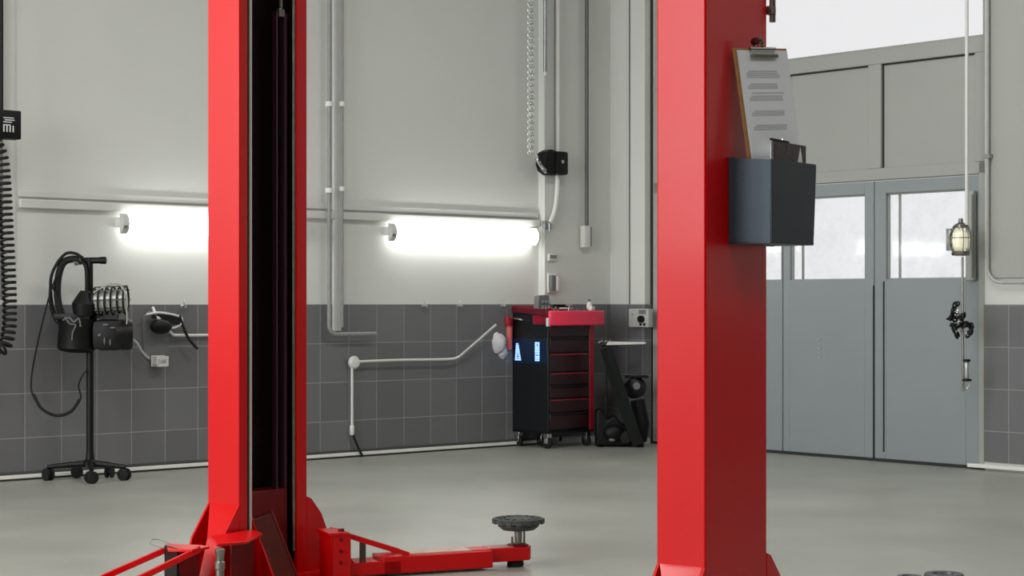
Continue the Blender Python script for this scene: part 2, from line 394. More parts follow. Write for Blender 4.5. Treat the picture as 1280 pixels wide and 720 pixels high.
# pipes near the corner
b2 = wl(681.5, 180, .15)
pipe_thing('thin pale pipe behind the pull chain with a small joint', [Vector((b2.x, b2.y, 4.3)), b2], .009, STEELP, [Vector((b2.x, b2.y, wl(681, 92, .15).z))])
single('pipe_sleeve', MB().tube([Z*(wl(681, 90, .15).z-b2.z), Z*3.0], .018, 12), GALV, 'thicker sleeve on the pale pipe above its joint', 'pipe', b2, AL)
e = px0
c_ = [(697, -60), (697, 0), (697, 120), (697, 215), (696, 245), (693, 265), (688, 278)]
pts = spline([wl(x, y, .13) for x, y in c_], 5)
pipe_thing('bent pale pipe from the ceiling to the end of the wall rails', pts, .021, WHITE)
single('cable', MB().tube([wl(693.5, -60, .14), wl(693.5, 90, .14), wl(693.5, 190, .14)], .006), GREY, 'dark cable along the bent pale pipe above the hoist', 'cable', wl(693.5, 190, .14), AL, world=True)
b3 = wl(733.5, 298, .13)
t = pipe_thing('dark-sided vertical pipe in the corner ending in a white socket', [Vector((b3.x, b3.y, 4.3)), b3+Z*.05], .017, CONDD)
m = MB().box(-.055, .02, -.03, .03, -.13, .06, bev=.01); m.build('socket', WHITE, t)
MB().box(.02, .035, -.025, .025, -.12, .05).build('socket_side', GREY, t)
b4 = wr(787.5, 383, .05)
pipe_thing('slim vertical pipe on the narrow wall pier beside the corner', [Vector((b4.x, b4.y, 4.5)), b4], .010, CONDD, rz=AR)
# chain
def chain_links(mb, p0, p1, lk=.036, w=.011, r=.0045, sway=0):
    p0, p1 = Vector(p0), Vector(p1); d = p1-p0; n = max(1, int(d.length/(lk*.72))); dn = d.normalized()
    u = dn.orthogonal().normalized(); v = dn.cross(u)
    for i in range(n):
        c = p0+d*((i+.5)/n); a = u if i % 2 else v
        a = (a*math.cos(.8)+ (v if i%2 else -u)*math.sin(.8))
        if sway: c = c+a*random.uniform(-sway, sway)
        ring = [c+dn*(math.sin(2*PI*k/10)*lk/2)+a*(math.cos(2*PI*k/10)*w*1.3) for k in range(10)]
        mb.tube(ring, r, 5, closed=True)
    return mb
ct, cb = wl(662, -40, .25), wl(662, 193, .25)
t = thing('pull_chain', 'silver link chain hanging down to the black hoist', 'chain', cb, AL)
chain_links(MB(), ct, cb).build('chain_links', WIRE, t, world=True)
chain_links(MB(), ct+dL*.03, cb+dL*.03, sway=.003).build('return_strand', WIRE, t, world=True)
# hoist
hb = wl(689, 204, .14)
t = thing('chain_hoist', 'black boxy chain hoist wheel on the bent pale pipe', 'hoist', hb, AL)
MB().prism([(-.13, -.06, .03), (-.11, -.06, .085), (-.045, -.06, .115), (.02, -.06, .10), (.02, -.06, -.10), (-.05, -.06, -.105), (-.11, -.06, -.07), (-.13, -.06, -.02)], (0, .12, 0)).build('wheel_cover', BLACK, t, bevel=.012)
MB().box(.0, .13, -.08, .07, -.10, .10, bev=.02).build('gear_case', BLACKM, t)
MB().cyl((.055, -.088, .01), (.055, -.07, .01), .016).build('badge', CHROME, t)
m = MB().tube(spline([(-.22, -.06, .05), (-.215, -.07, .0), (-.18, -.07, -.04), (-.13, -.07, -.07)]), .012, 8)
chain_links(m, (-.22, -.05, .02), (-.12, -.06, -.09), sway=.01)
m.build('chain_guide', CHROME, t)
# small fittings right of the second lamp
t = thing('wall_switch', 'tiny brown and white switch on the wall above the tool cabinet', 'switch', wl(689, 326, .085), AL)
MB().box(-.045, .045, -.025, 0, 0, .06, bev=.005).build('plate', WHITE, t)
MB().box(-.035, -.003, -.032, -.02, .02, .05).build('rocker', STEEL, t); MB().box(.006, .036, -.032, -.02, .02, .05).build('rocker', STEEL, t)
t = thing('wall_dispenser', 'narrow grey and white dispenser on the wall above the tool cabinet', 'dispenser', wl(689, 366, .085), AL)
MB().box(-.05, .05, -.02, 0, 0, .17, bev=.005).build('back_plate', WHITE, t)
MB().box(-.045, .0, -.06, -.02, .02, .15, bev=.006).build('cartridge', GREY, t)
MB().cyl((.025, -.045, .02), (.025, -.045, .14), .02).build('bottle', WHITE, t)
# socket box on the pier
t = thing('socket_box', 'pale grey electrical box with dark knob beside the right post', 'switch box', wr(803, 409, .092), AR)
MB().box(-.11, .13, -.06, 0, 0, .16, bev=.01).build('casing', mat('pale_box', (176, 178, 174), .5), t)
MB().cyl((.055, -.09, .07), (.055, -.06, .07), .03).build('rotary_knob', BLACK, t)
MB().box(.02, .10, -.066, -.06, .115, .15).build('label_plate', GREY, t)
for x in (.03, .075): MB().box(x, x+.02, -.068, -.06, .015, .035).build('push_button', BLACK, t)
MB().cyl((-.06, -.063, .11), (-.06, -.058, .11), .008).build('screw', GREY, t)
# hooks on the top of the tiles
for px, lab in ((528, 'first small steel hook on the tile edge right of the twin pipes'), (572, 'middle small steel hook on the tile edge under the lamp'), (627, 'small steel hook on the tile edge next to the tool cabinet'), (227, 'small steel hook on the tile edge left of the left post')):
    t = thing('wall_hook', lab, 'hook', wl(px, 381, .012), AL, 'small hooks along the tile edge')
    MB().lathe([(.014, 0), (.014, .006), (.007, .01), (.006, .035), (.017, .04), (.014, .052), (.002, .056)], (0, 0, -.01), (0, -1, 0), 14).build('peg', CHROME, t)
    MB().tube([(0, -.03, -.01), (.004, -.028, .02), (.008, -.014, .035)], .005, 6).build('stay', GALV, t)

# ------------------------------------------------------------------ cable holder on the left wall
hp = wl(196, 458, .012)
t = thing('cable_hanger', 'grey wall plate with white cup holding a coiled cable', 'cable hanger', hp, AL)
wpx = .0062
MB().prism([(-.12, 0, .10), (-.12, 0, .36), (-.07, 0, .40), (.09, 0, .40), (.09, 0, .06), (-.04, 0, .02)], (0, -.02, 0)).build('back_plate', GREY, t, bevel=.004)
MB().box(-.055, .045, -.09, -.02, 0, .022).box(-.055, -.04, -.09, -.02, 0, .075).box(.03, .045, -.09, -.02, 0, .075).box(-.06, .05, -.03, -.02, 0, .08).box(-.055, .045, -.092, -.086, .05, .075).build('cup', WHITE, t, bevel=.003)
MB().ell((-.02, -.09, .29), (.085, .06, .055)).build('spool', BLACK, t)
t2 = thing('coiled_cable', 'black and white cable looped over the grey wall plate', 'cable', wl(215, 420, .08), AL)
P = lambda x, y, o=.1: wl(x, y, o)
MB().tube(spline([P(183, 393), P(200, 391), P(225, 396), P(226, 405), P(214, 410), P(204, 402), P(198, 396)]), .008, 8).build('grey_loop', WHITE, t2, world=True)
MB().tube(spline([P(191, 384, .05), P(196, 396), P(206, 406), P(215, 417), P(222, 419, .06), P(262, 419, .04), P(300, 419, .04)]), .010, 8).build('white_lead', WHITE, t2, world=True)
m = MB()
for k in range(3): m.tube(spline([P(190, 395+k), P(205, 394+k*2), P(222, 398+k*2), P(223, 403+k), P(208, 399+k*2)]), .008, 8)
m.build('black_coil', RUBBER, t2, world=True)
MB().tube(spline([P(224, 394), P(229, 408), P(235, 422), P(243, 432), P(247, 436)]), .011, 8).build('black_tail', RUBBER, t2, world=True)
MB().tube(spline([P(166, 424), P(172, 430), P(178, 440), P(186, 448)]), .010, 8).build('feed_cable', STEELP, t2, world=True)

# ------------------------------------------------------------------ hose stand
sp = fl(113, 600); SY = sp.y
t = thing('hose_stand', 'black five-wheel pole stand carrying hoses and a wire reel at the left', 'stand', Vector((at(112.5, 600, SY).x, SY, 0)), 0)
ps = SY/F                                   # metres per pixel at the stand
def Q(x, y, dy=0): return Vector(((x-112.5)*ps, dy, H-(y-YH)*ps))
MB().tube([Q(112.5, 578), Q(112.5, 440), Q(112, 440), Q(112, 322)], [.025, .025, .025, .024], 16).build('pole', BLACKM, t)
MB().lathe([(.05, 0), (.05, .03), (.03, .05), (.027, .09)], Q(112.5, 583), n=20).build('hub', BLACKM, t)
m = MB()
ends = []
for k, a in enumerate([188, -8, -75, 60, 130]):
    a = math.radians(a); d = Vector((math.cos(a), math.sin(a), 0)); L = (.285, .25, .27, .2, .2)[k]
    h = Q(112.5, 581); e_ = h+d*L-Z*.012
    m2 = MB(); m2.tube([h+Z*.01, h+d*L*.5, e_], [.026, .02, .016], 8); m2.build('leg', BLACKM, t)
    w = e_+d*-.005; ends.append(w)
    cst = MB().cyl(w+Z*.0, w-Z*.035, .012, n=10); cst.box(-.022, .022, -.028, .028, -.01, .012, M=Matrix.Translation(w-Z*.045)); co = cst.build('caster', BLACK, t)
    ax = Vector((math.sin(a+.6), math.cos(a+.6), 0))
    for s_ in (-1, 1):
        c = Vector((w.x, w.y, .042)); MB().lathe([(.02, 0), (.042, .004), (.042, .02), (.02, .024)], c+ax*(.006 if s_ > 0 else -.03), ax, 18).build('wheel', RUBBER, co)
MB().cyl(Q(98, 326), Q(125, 325.5), .022, n=14).build('crossbar', BLACKM, t)
MB().lathe([(.012, 0), (.024, .01), (.026, .05), (.02, .055)], Q(123, 325.5), (1, 0, 0), 16).build('handle_grip', BLACK, t)
# exhaust hoses
def hose(pts, r): return MB().tube(spline([Q(*p) for p in pts], 8), r, 10)
hose([(104, 327, -.03), (92, 324, -.04), (80, 330, -.04), (74, 352, -.04), (75, 380, -.04), (84, 405, -.03)], .025).build('hose', RUBBER, t)
hose([(106, 323, -.05), (96, 317, -.06), (84, 318, -.06), (72, 333, -.06), (66, 352, -.06), (68, 384, -.05), (78, 404, -.05)], .011).build('hose', RUBBER, t)
hose([(103, 326, -.03), (109, 335, -.04), (110, 360, -.04), (110, 400, -.04)], .012).build('hose', RUBBER, t)
MB().cyl(Q(94, 328, -.03), Q(103, 325, -.03), .026).build('hose_coupling', GREY, t)
# reel body
MB().lathe([(.055, 0), (.11, .01), (.13, .03), (.125, .17), (.135, .20), (.13, .24), (.06, .25)], Q(95, 441, 0), (.05, .0, 1), 24).build('hose_drum', BLACK, t)
MB().box(-.13, .12, -.11, .10, -.015, .03, bev=.015, M=Matrix.Translation(Q(95, 397))).build('drum_lid', BLACKM, t)
m = MB().tube(spline([Q(84, 400, -.12), Q(92, 397, -.13), Q(98, 402, -.13), Q(104, 398, -.13), Q(106, 408, -.12)]), .006, 6)
m.tube(spline([Q(86, 396, -.11), Q(93, 404, -.14), Q(100, 406, -.13), Q(97, 415, -.14), Q(96, 425, -.14)]), .005, 6)
m.build('cable_tangle', GREY, t)
MB().lathe([(.03, 0), (.07, .02), (.085, .10), (.05, .16), (.03, .19)], Q(107, 398, -.06), (.05, 0, 1), 18).build('valve_body', BLACKM, t)
MB().box(-.05, .17, -.09, .09, -.115, .10, bev=.06, M=Matrix.Translation(Q(126, 417))).build('pump_case', BLACK, t)
MB().lathe([(.06, 0), (.105, .012), (.11, .10), (.10, .125), (.04, .13)], Q(142, 418, -.0), (1, .25, 0), 22).build('motor_cap', BLACKM, t)
for dx, dz, w_, h_ in ((.03, .05, .022, .007), (.02, -.06, .006, .026), (.075, -.07, .006, .022), (.10, .03, .02, .006), (-.03, -.02, .012, .010)):
    MB().ell(Q(132, 415, -.095)+Vector((dx*.7, -.0, dz)), (w_, .008, h_), 10).build('pump_glint', GREY, t)  # highlights on the pump case modelled as grey blobs
# wire reel above
rc = Q(138, 376, -.01)
MB().lathe([(.055, -.115), (.075, -.11), (.075, .10), (.055, .115)], rc, (1, .1, .05), 22).build('reel_core', WIRE, t)
for i in range(6):
    x = -.105+.042*i
    ring = [rc+Vector((x, x*.1, x*.05))+Vector((0, math.cos(2*PI*k/22), math.sin(2*PI*k/22)))*(.088+.008*(i % 2)) for k in range(22)]
    MB().tube(ring, .0075, 6, closed=True).build('reel_rib', RUBBER, t)
m = MB()
for a in range(8):
    d = Vector((0, math.cos(a*PI/4), math.sin(a*PI/4)))*.092
    m.tube([rc+d+Vector((-.11, 0, 0)), rc+d+Vector((.12, .01, .01))], .005, 5)
m.tube(spline([Q(120, 366, -.08), Q(132, 359, -.08), Q(147, 355, -.08), Q(157, 360, -.08), Q(160, 375, -.08), Q(162, 395, -.08), Q(161.5, 405, -.08)]), .006, 6)
m.build('reel_guard', STEEL, t)
MB().box(-.02, .18, -.02, .02, -.03, .0, M=Matrix.Translation(Q(115, 393))).build('reel_bracket', BLACKM, t)
# loose cable
pts = [Q(74, 345, -.08), Q(66, 368, -.08), Q(55, 410, -.08), Q(46, 450, -.07), Q(42, 475, -.06), Q(43, 492, -.05), Q(54, 510, -.04), Q(72, 519, -.03), Q(90, 514, -.03), Q(102, 498, -.03), Q(100, 482, -.04), Q(106, 468, -.05), Q(110, 463, -.04)]
MB().tube(spline(pts, 8), .006, 7).build('power_cable', RUBBER, t)
MB().tube(spline([Q(74, 370, -.08), Q(67, 355, -.08), Q(66, 380, -.08), Q(72, 400, -.08), Q(80, 406, -.08)], 8), .007, 7).build('signal_cable', RUBBER, t)
MB().tube(spline([Q(44, 492, -.05), Q(54, 510, -.045), Q(72, 519, -.035), Q(90, 514, -.035), Q(101, 499, -.035)], 8), .011, 8).build('cable_sheath', RUBBER, t)

# ------------------------------------------------------------------ left edge: box and coiled hose
eo = .35
bx = wl(5, 174, eo)
t = thing('control_box', 'black control box with white marks at the left edge', 'control box', bx, AL)
MB().box(-.14, .10, -.05, .05, .0, .19, bev=.01).build('casing', BLACK, t)
m = MB()
for q_, (x0, x1) in enumerate(((-.03, .045), (-.02, .05), (-.03, .03))): m.box(x0, x1, -.053, -.049, .135-.014*q_, .141-.014*q_)
for x0 in (-.03, -.008, .014, .036): m.box(x0, x0+.008, -.053, -.049, .045, .088)
m.box(-.03, .02, -.053, -.049, .088, .094)
m.build('printed_mark', WHITE, t)
single('hanging_cable', MB().cyl((0,0,0), (0,0,1.6), .014), RUBBER, 'thick dark cable from the ceiling into the black control box', 'cable', wl(1.5, 139, eo), AL)
hp_ = [(-6, 176), (2, 200), (5.5, 240), (8, 290), (10.5, 340), (12, 385), (11, 412), (6, 432), (-4, 438), (-20, 436)]
path = spline([wl(x, y, eo) for x, y in hp_], 10)
acc = [0]
for a, b in zip(path, path[1:]): acc.append(acc[-1]+(b-a).length)
tot = acc[-1]; pts = []; turns = tot/.041; NN = int(turns*12); j = 0
u0 = dL; v0 = dR
for i in range(NN+1):
    ph = (i/12) % 1; s_ = min(tot, (int(i/12)+max(0, (ph-.6)/.4))*.041)
    while j < len(acc)-2 and acc[j+1] < s_: j += 1
    f = (s_-acc[j])/max(1e-6, acc[j+1]-acc[j]); p = path[j].lerp(path[j+1], f); tt = (path[j+1]-path[j]).normalized()
    uu = (dR-tt*dR.dot(tt)).normalized(); vv = tt.cross(uu); a = 2*PI*i/12+PI
    pts.append(p+(uu*math.cos(a)+vv*math.sin(a))*.040)
t = thing('spiral_hose', 'black spiral air hose hanging at the left edge', 'hose', wl(8, 440, eo), AL)
MB().tube(pts, .0105, 7).build('hose_coil', RUBBER, t, world=True)
single('wall_pipe', MB().cyl((0,0,0), (0,0,3.6), .016), GREY, 'dull grey pipe on the wall behind the spiral hose', 'pipe', wl(0.5, 375, .03), AL)
single('wall_seam', MB().box(-.006, .006, -.006, 0, 0, 3.8), RAILW, 'narrow pale joint strip on the wall right of the spiral hose', 'strip', wl(18, 378, 0), AL)

# ------------------------------------------------------------------ white jointed arm of the dust lamp
t = thing('swivel_arm', 'white jointed tube arm with round joint in front of the tiles', 'arm', wl(440, 546, .05), AL)
MB().tube([wl(440, 458, .06), wl(440, 532, .05)], .011, 10).build('down_tube', WHITE, t, world=True)
MB().lathe([(.03, 0), (.05, .006), (.052, .02), (.04, .04), (.012, .045)], wl(441, 453, .045), -(-dR)*1, 24).build('round_joint', WHITE, t, world=True)
MB().tube(spline([wl(446, 452, .08), wl(500, 450, .08), wl(560, 449, .08), wl(574, 446, .08)], 6), .010, 10).build('long_tube', WHITE, t, world=True)
MB().tube([wl(574, 446, .08), wl(596, 427, .12), wl(620, 406, .16)], .011, 10).build('raised_tube', STEELP, t, world=True)
MB().lathe([(.012, 0), (.018, .01), (.018, .07), (.012, .08)], wl(440, 544, .05), (0,0,1), 14).build('end_fitting', WHITE, t, world=True)
MB().tube(spline([wl(441, 543, .05), wl(445, 553, .05), wl(449, 562, .05), wl(453, 570, .05)], 5), .010, 8).build('rubber_lead', RUBBER, t, world=True)

# ------------------------------------------------------------------ tool cabinet
nc = fl(685, 561.5)                         # near corner on the floor
W, D = .53, .46
t = thing('tool_cabinet', 'black and red rolling tool cabinet with lit blue panel on its side', 'cabinet', nc, AL)
zb, zt = .145, 1.14
MB().box(0, .018, 0, D, zb, zt).box(W-.06, W, 0, D, zb, zt).box(0.018, W-.06, .02, D, zb, zt).build('body', DKCAB, t, bevel=.004)
MB().box(W-.052, W+.003, -.004, D+.002, zb-.01, zt-.02).build('corner_post', REDD, t, bevel=.006)
MB().box(0, W, 0, D, zb-.02, zb).build('base_plate', BLACKM, t)
zz = [.16, .30, .42, .53, .64, .80, .93, 1.04]
for i, (a, b) in enumerate(zip(zz, zz[1:])):
    d = MB().box(.022, W-.064, -.004, .02, a+.004, b-.006).build('drawer', DRAWM, t, bevel=.003)
    MB().box(.03, W-.075, -.014, -.004, b-.022, b-.012).build('drawer_handle', REDD if i in (1, 3, 4) else BLACKM, d, bevel=.002)
MB().box(-.004, 0, .012, D-.02, .705, .915).build('display_panel', BLUE, t, bevel=.002)
def marks(y0, y1, seed, lean):
    rnd = random.Random(seed); m = MB(); z = .73
    while z < .878:
        h = rnd.uniform(.008, .016); k = (z-.73)/.15
        a, b = y0+(y1-y0)*lean*k*.5, y1-(y1-y0)*lean*k*.2
        if rnd.random() < .75: m.box(-.0065, -.004, a, b, z, z+h)
        else: m.box(-.0065, -.004, a, (a+b)/2-.006, z, z+h); m.box(-.0065, -.004, (a+b)/2+.006, b, z, z+h)
        z += h+.004
    return m
marks(.10, .155, 3, 0).build('lit_marking', BLUEW, t); marks(.33, .405, 5, 1).build('lit_marking', BLUEW, t)
m = MB().tube(spline([(-.004, .30, 1.07), (-.03, .31, 1.075), (-.03, .39, 1.085), (-.004, .40, 1.085)], 5), .009, 8); m.build('side_handle', CHROME, t)
MB().box(-.012, .02, -.012, .012, 1.02, 1.09, bev=.004).build('lock_plate', WHITE, t)
# top tray
MB().box(-.01, W+.0, .0, D, zt-.005, zt+.012).build('worktop', REDD, t, bevel=.004)
out = [(.0, -.02), (.05, -.06), (.2, -.085), (.42, -.085), (.58, -.06), (.66, .0), (.68, .12), (.64, .2), (.0, .2)]
m = MB(); m.prism([(x, y, zt-.115) for x, y in out], (0, 0, .125)); m.build('front_tray', REDTRAY, t, bevel=.012)
MB().prism([(-.012, .0, zt-.035), (-.012, D, zt-.0), (-.012, D, zt+.035), (-.012, 0, zt+.03)], (.02, 0, 0)).build('side_rim', WINE, t, bevel=.003)
MB().box(-.01, W, D-.02, D, zt, zt+.05).build('back_rim', REDD, t, bevel=.003)
for i, (x, y) in enumerate(((.04, .05), (.49, .05), (.04, .41), (.49, .41), (.2, .3))):
    c = MB().box(x-.022, x+.022, y-.03, y+.03, .09, .125); c.box(x-.02, x-.014, y-.02, y+.02, .04, .09).box(x+.014, x+.02, y-.02, y+.02, .04, .09)
    co = c.build('caster', CHROME, t, bevel=.002)
    MB().lathe([(.02, 0), (.048, .003), (.048, .022), (.02, .025)], (x-.0125, y, .048), (1, 0, 0), 20).build('wheel', RUBBER, co)
# things standing on it: positions are in the cabinet's own frame
Mc = t.matrix_basis
def onc(x, y, z=0): return Mc @ Vector((x, y, zt+.012+z))
tb = .0
b = thing('socket_rack', 'small grey rack of round bits on the cabinet top', 'tool rack', onc(.16, .25), AL)
MB().prism([(-.075, -.03, 0), (.075, -.03, 0), (.06, -.03, .13), (-.06, -.03, .13)], (0, .06, 0)).build('rack_body', GREY, b, bevel=.008)
for x in (-.035, 0, .035):
    for z in (.03, .075): MB().cyl((x, -.05, z), (x, -.03, z), .013, n=12).build('socket_bit', CHROME, b)
items = [('screwdriver', .26, .235, .3, 'small screwdriver lying on the cabinet top right of the grey rack', RED),
         ('ratchet', .34, .26, 1.0, 'short steel ratchet lying across the middle of the cabinet top', CHROME),
         ('pliers', .43, .24, -.4, 'pliers with pale handles near the right end of the cabinet top', CHROME)]
for nm, x, y, a, lab, mm in items:
    b = thing(nm, lab, 'hand tool', onc(x, y), AL+a)
    if nm == 'pliers':
        for s_ in (-1, 1): MB().tube(spline([(-.07, .02*s_, .016), (-.02, .012*s_, .016), (.02, -.002*s_, .016)], 5), .008, 8).build('handle', WHITE, b)
        MB().prism([(.01, -.015, .008), (.03, -.014, .008), (.065, -.004, .008), (.065, .004, .008), (.03, .014, .008), (.01, .015, .008)], (0, 0, .016)).build('jaw', mm, b)
    elif nm == 'ratchet':
        MB().tube([(-.08, 0, .014), (-.03, 0, .014), (-.01, 0, .014), (.05, 0, .014)], [.013, .011, .007, .007], 10).build('handle', mm, b)
        MB().lathe([(.02, 0), (.022, .006), (.022, .02), (.008, .022), (.008, .034)], (.06, 0, 0), n=16).build('ratchet_head', mm, b)
    else:
        MB().lathe([(.006, 0), (.013, .01), (.011, .05), (.013, .075), (.006, .085)], (-.08, 0, .014), (1, 0, 0), 12).build('handle', mm, b)
        MB().cyl((.005, 0, .014), (.085, 0, .014), .0035, n=8).build('blade', CHROME, b)
b = thing('parts_box', 'flat black case lying at the right end of the cabinet top', 'case', onc(.46, .36), AL)
MB().box(-.06, .055, -.05, .05, 0, .035, bev=.004).build('case_base', BLACK, b); MB().box(-.06, .055, -.05, .05, .036, .05, bev=.004).build('case_lid', BLACK, b)
b = thing('spray_bottle', 'clear tapered bottle at the far right corner of the tray', 'bottle', onc(.575, .1, tb), AL)
MB().lathe([(.022, 0), (.024, .005), (.024, .05), (.012, .07), (.010, .075)]).build('bottle_body', WHITE, b)
MB().lathe([(.011, .075), (.013, .078), (.013, .09), (.005, .1)]).build('cap', GREY, b)
for i, (x, y) in enumerate(((.08, .3), (.36, .33), (.4, .06), (.3, .04), (.49, .05))):
    labs = ['hex nut on the cabinet top left of the grey rack', 'hex nut at the back of the cabinet top near the black case', 'hex nut in the red tray behind its middle', 'hex nut in the red tray below the ratchet', 'hex nut in the red tray near the clear bottle']
    z = tb if y < .2 else 0
    single('hex_nut', MB().lathe([(.007, 0), (.016, 0), (.016, .014), (.007, .014)], n=6), STEEL, 'small steel '+labs[i], 'nut', onc(x, y, z), AL+i, 'small nuts on the tool cabinet')
b = thing('tape_measure', 'small pale tape measure in the red tray near the bottle', 'tape measure', onc(.53, .02), AL+.3)
MB().box(-.028, .028, -.014, .014, 0, .036, bev=.008).build('case', WHITE, b); MB().box(.028, .036, -.006, .006, .002, .012).build('tape_hook', CHROME, b)
b = thing('socket_wrench', 'steel T-handled wrench standing in the red tray left of the ratchet', 'hand tool', onc(.24, .0), AL)
MB().lathe([(.012, 0), (.012, .02), (.005, .024), (.005, .045)], n=14).build('shaft', CHROME, b); MB().cyl((-.035, 0, .045), (.035, 0, .045), .006, n=10).build('handle', CHROME, b)
# bag and red cup hanging on the side
b = thing('cup_holder', 'red cup with pink tube clipped to the left of the tool cabinet', 'cup', Mc @ Vector((-.05, D+.0-.02, .82)), AL)
MB().lathe([(.038, 0), (.042, .01), (.045, .075), (.038, .08), (.03, .05)], (0, 0, .20)).build('cup', REDD, b)
MB().lathe([(.02, 0), (.024, .01), (.03, .20)], (.01, 0, .0)).build('tube_body', PINK, b)
MB().tube([(.03, 0, .255), (.055, 0, .255)], .01, 8).build('clip', CHROME, b)
b = single('cloth_bundle', MB().ell((0,0,.01), (.07, .06, .085), 18, .09).ell((.04, 0, -.055), (.045, .04, .065), 14, .1).ell((-.02, .01, .06), (.045, .04, .05), 12, .1), BAG, 'crumpled white cloth hanging below the red cup', 'cloth', Mc @ Vector((-.16, D-.02, .86)), AL)

# ------------------------------------------------------------------ dark machine right of the cabinet
mo = fl(772, 557.5)
t = thing('tyre_machine', 'dark pedestal machine with slanted arm beside the tool cabinet', 'machine', mo, 0)
k = mo.y/F
def Q2(x, y, dy=0): return Vector(((x-772)*k, dy, H-(y-YH)*k))
MB().prism([Q2(744, 557, -.10), Q2(804, 557, -.10), Q2(803, 548, -.10), Q2(792, 534, -.10), Q2(776, 528, -.10), Q2(768, 518, -.10), Q2(758, 524, -.10), Q2(751, 510, -.10), Q2(744, 512, -.10)], (0, .22, 0)).build('base_housing', BLACK, t, bevel=.02)
MB().ell(Q2(766, 540, -.12), (.09, .06, .075)).build('gear_housing', BLACK, t)
MB().cyl(Q2(781, 545, -.16), Q2(781, 545, -.08), .05).build('drive_wheel', RUBBER, t)
MB().tube([Q2(756, 434, -.16), Q2(775, 495, -.17), Q2(796, 554, -.18)], [.05, .055, .045], 4).build('slanted_arm', mat('dark_olive_metal', (30, 33, 31), .5, noise=.4, scale=12, spec=.3), t)
MB().cyl(Q2(757, 520, -.05), Q2(758, 445, -.02), .008).build('guide_rod', BLACKM, t)
MB().lathe([(.05, -.06), (.085, -.05), (.09, .04), (.05, .06)], Q2(794, 485), (.3, 1, .1), 22).build('motor', BLACK, t)
MB().lathe([(.02, 0), (.035, .01), (.03, .03)], Q2(795, 482, -.06), (0, -1, 0), 16).build('motor_hub', GREY, t)
MB().box(-.11, .09, -.05, .05, -.01, .012, M=Matrix.Translation(Q2(797, 471))).build('motor_plate', BLACK, t, bevel=.004)
MB().tube([Q2(797, 500), Q2(802, 530), Q2(801, 552)], [.06, .07, .05], 10).build('motor_column', BLACK, t)
MB().tube(spline([Q2(772, 478, -.05), Q2(780, 480, -.06), Q2(786, 474, -.06)]), .01, 8).build('lever', BLACKM, t)
m = MB().tube(spline([Q2(779, 500, -.02), Q2(784, 520, -.05), Q2(794, 535, -.06), Q2(800, 550, -.06)]), .012, 8); m.build('machine_hose', RUBBER, t)
MB().ell(Q2(764, 548, -.15), (.03, .02, .018)).build('foot_pedal', GREY, t)
for x in (750, 800): MB().cyl(Q2(x, 557, -.1), Vector((Q2(x, 557).x, -.1, 0)), .03).build('foot', RUBBER, t)
b = thing('work_tray', 'white shallow tray held level on top of the slanted arm', 'tray', mo+Q2(781, 432), 0)
MB().prism([(-24*k, -.12, .005), (24*k, -.12, .015), (26*k, -.12, .03), (-22*k, -.12, .035)], (0, .24, 0)).build('tray_pan', WHITE, b, bevel=.004)
m = MB()
for i in range(6): m.ell((-.22+.018*i+.0, -.10+.01*(i % 3), .028+.008*(i % 2)), (.02, .02, .016), 10)
m.build('clamp_joint', STEEL, b)
MB().tube([(-.20, 0, .0), (-.06, 0, .008)], .012, 8).build('tray_support', BLACKM, b)

# ------------------------------------------------------------------ hanging rods at the gate
ro = .30
rt = wr(1208.5, -60, ro); r1 = wr(1208.5, 281, ro); zr = r1.z
t = thing('hanging_lantern', 'pale glass lantern hanging on a white rod before the right door', 'lantern', wr(1201, 320, ro), AR)
MB().tube([Vector((rt.x, rt.y, 4.6)), r1], .013, 10).build('rod', WHITE, t, world=True)
lc = wr(1201, 299, ro); k = lc.y/F
Lp = lambda x, y: Vector(((x-1201)*k/dR.x*.0+(x-1201)*k, 0, -(y-320)*k))
lo = thing  # local helper below keeps the lantern upright
MB().lathe([(.045, .012), (.07, .03), (.078, .09), (.075, .16), (.055, .205), (.03, .22)], (0, 0, .01), n=24).build('glass_bowl', glass_mat('lantern_glass', (248, 248, 244), .12), t)
MB().lathe([(.03, .04), (.055, .06), (.06, .12), (.052, .165), (.02, .19)], (-.008, 0, .0), n=20).build('bulb', AMBER, t)
MB().lathe([(.03, .2), (.05, .205), (.045, .225), (.018, .24), (.014, .27)], (0.0, 0, 0), n=20).build('cap', STEEL, t)
MB().lathe([(.03, 0), (.062, .004), (.068, .02), (.05, .035), (.03, .03)], n=20).build('base_ring', STEEL, t)
m = MB()
for a in range(6):
    a = a*PI/3+.3; m.tube(spline([(.06*math.cos(a), .06*math.sin(a), .02), (.083*math.cos(a), .083*math.sin(a), .09), (.08*math.cos(a), .08*math.sin(a), .16), (.045*math.cos(a), .045*math.sin(a), .215)], 5), .0035, 6)
ring = [(.084*math.cos(2*PI*k_/24), .084*math.sin(2*PI*k_/24), .13) for k_ in range(24)]
m.tube(ring, .0035, 6, closed=True); m.build('wire_cage', GALV, t)
MB().box(-.115, -.075, -.02, .02, .04, .20, bev=.008).build('side_reflector', GALV, t)
b = wr(1204, 489, ro)
t = thing('pull_rod', 'long thin steel rod hanging below the lantern to mid door', 'rod', b, AR)
MB().tube([wr(1203, 321, ro), wr(1203.5, 400, ro), wr(1204, 489, ro)], .009, 8).build('rod', STEEL, t, world=True)
t = thing('chain_bundle', 'tangled dark chain knotted around the thin rod by the door', 'chain', wr(1198, 428, ro-.0), AR)
ctr = wr(1198, 405, ro); k = ctr.y/F
m = MB(); rnd = random.Random(4)
def CP(x, y): return wr(x, y, ro+.03+rnd.uniform(-.02, .03))
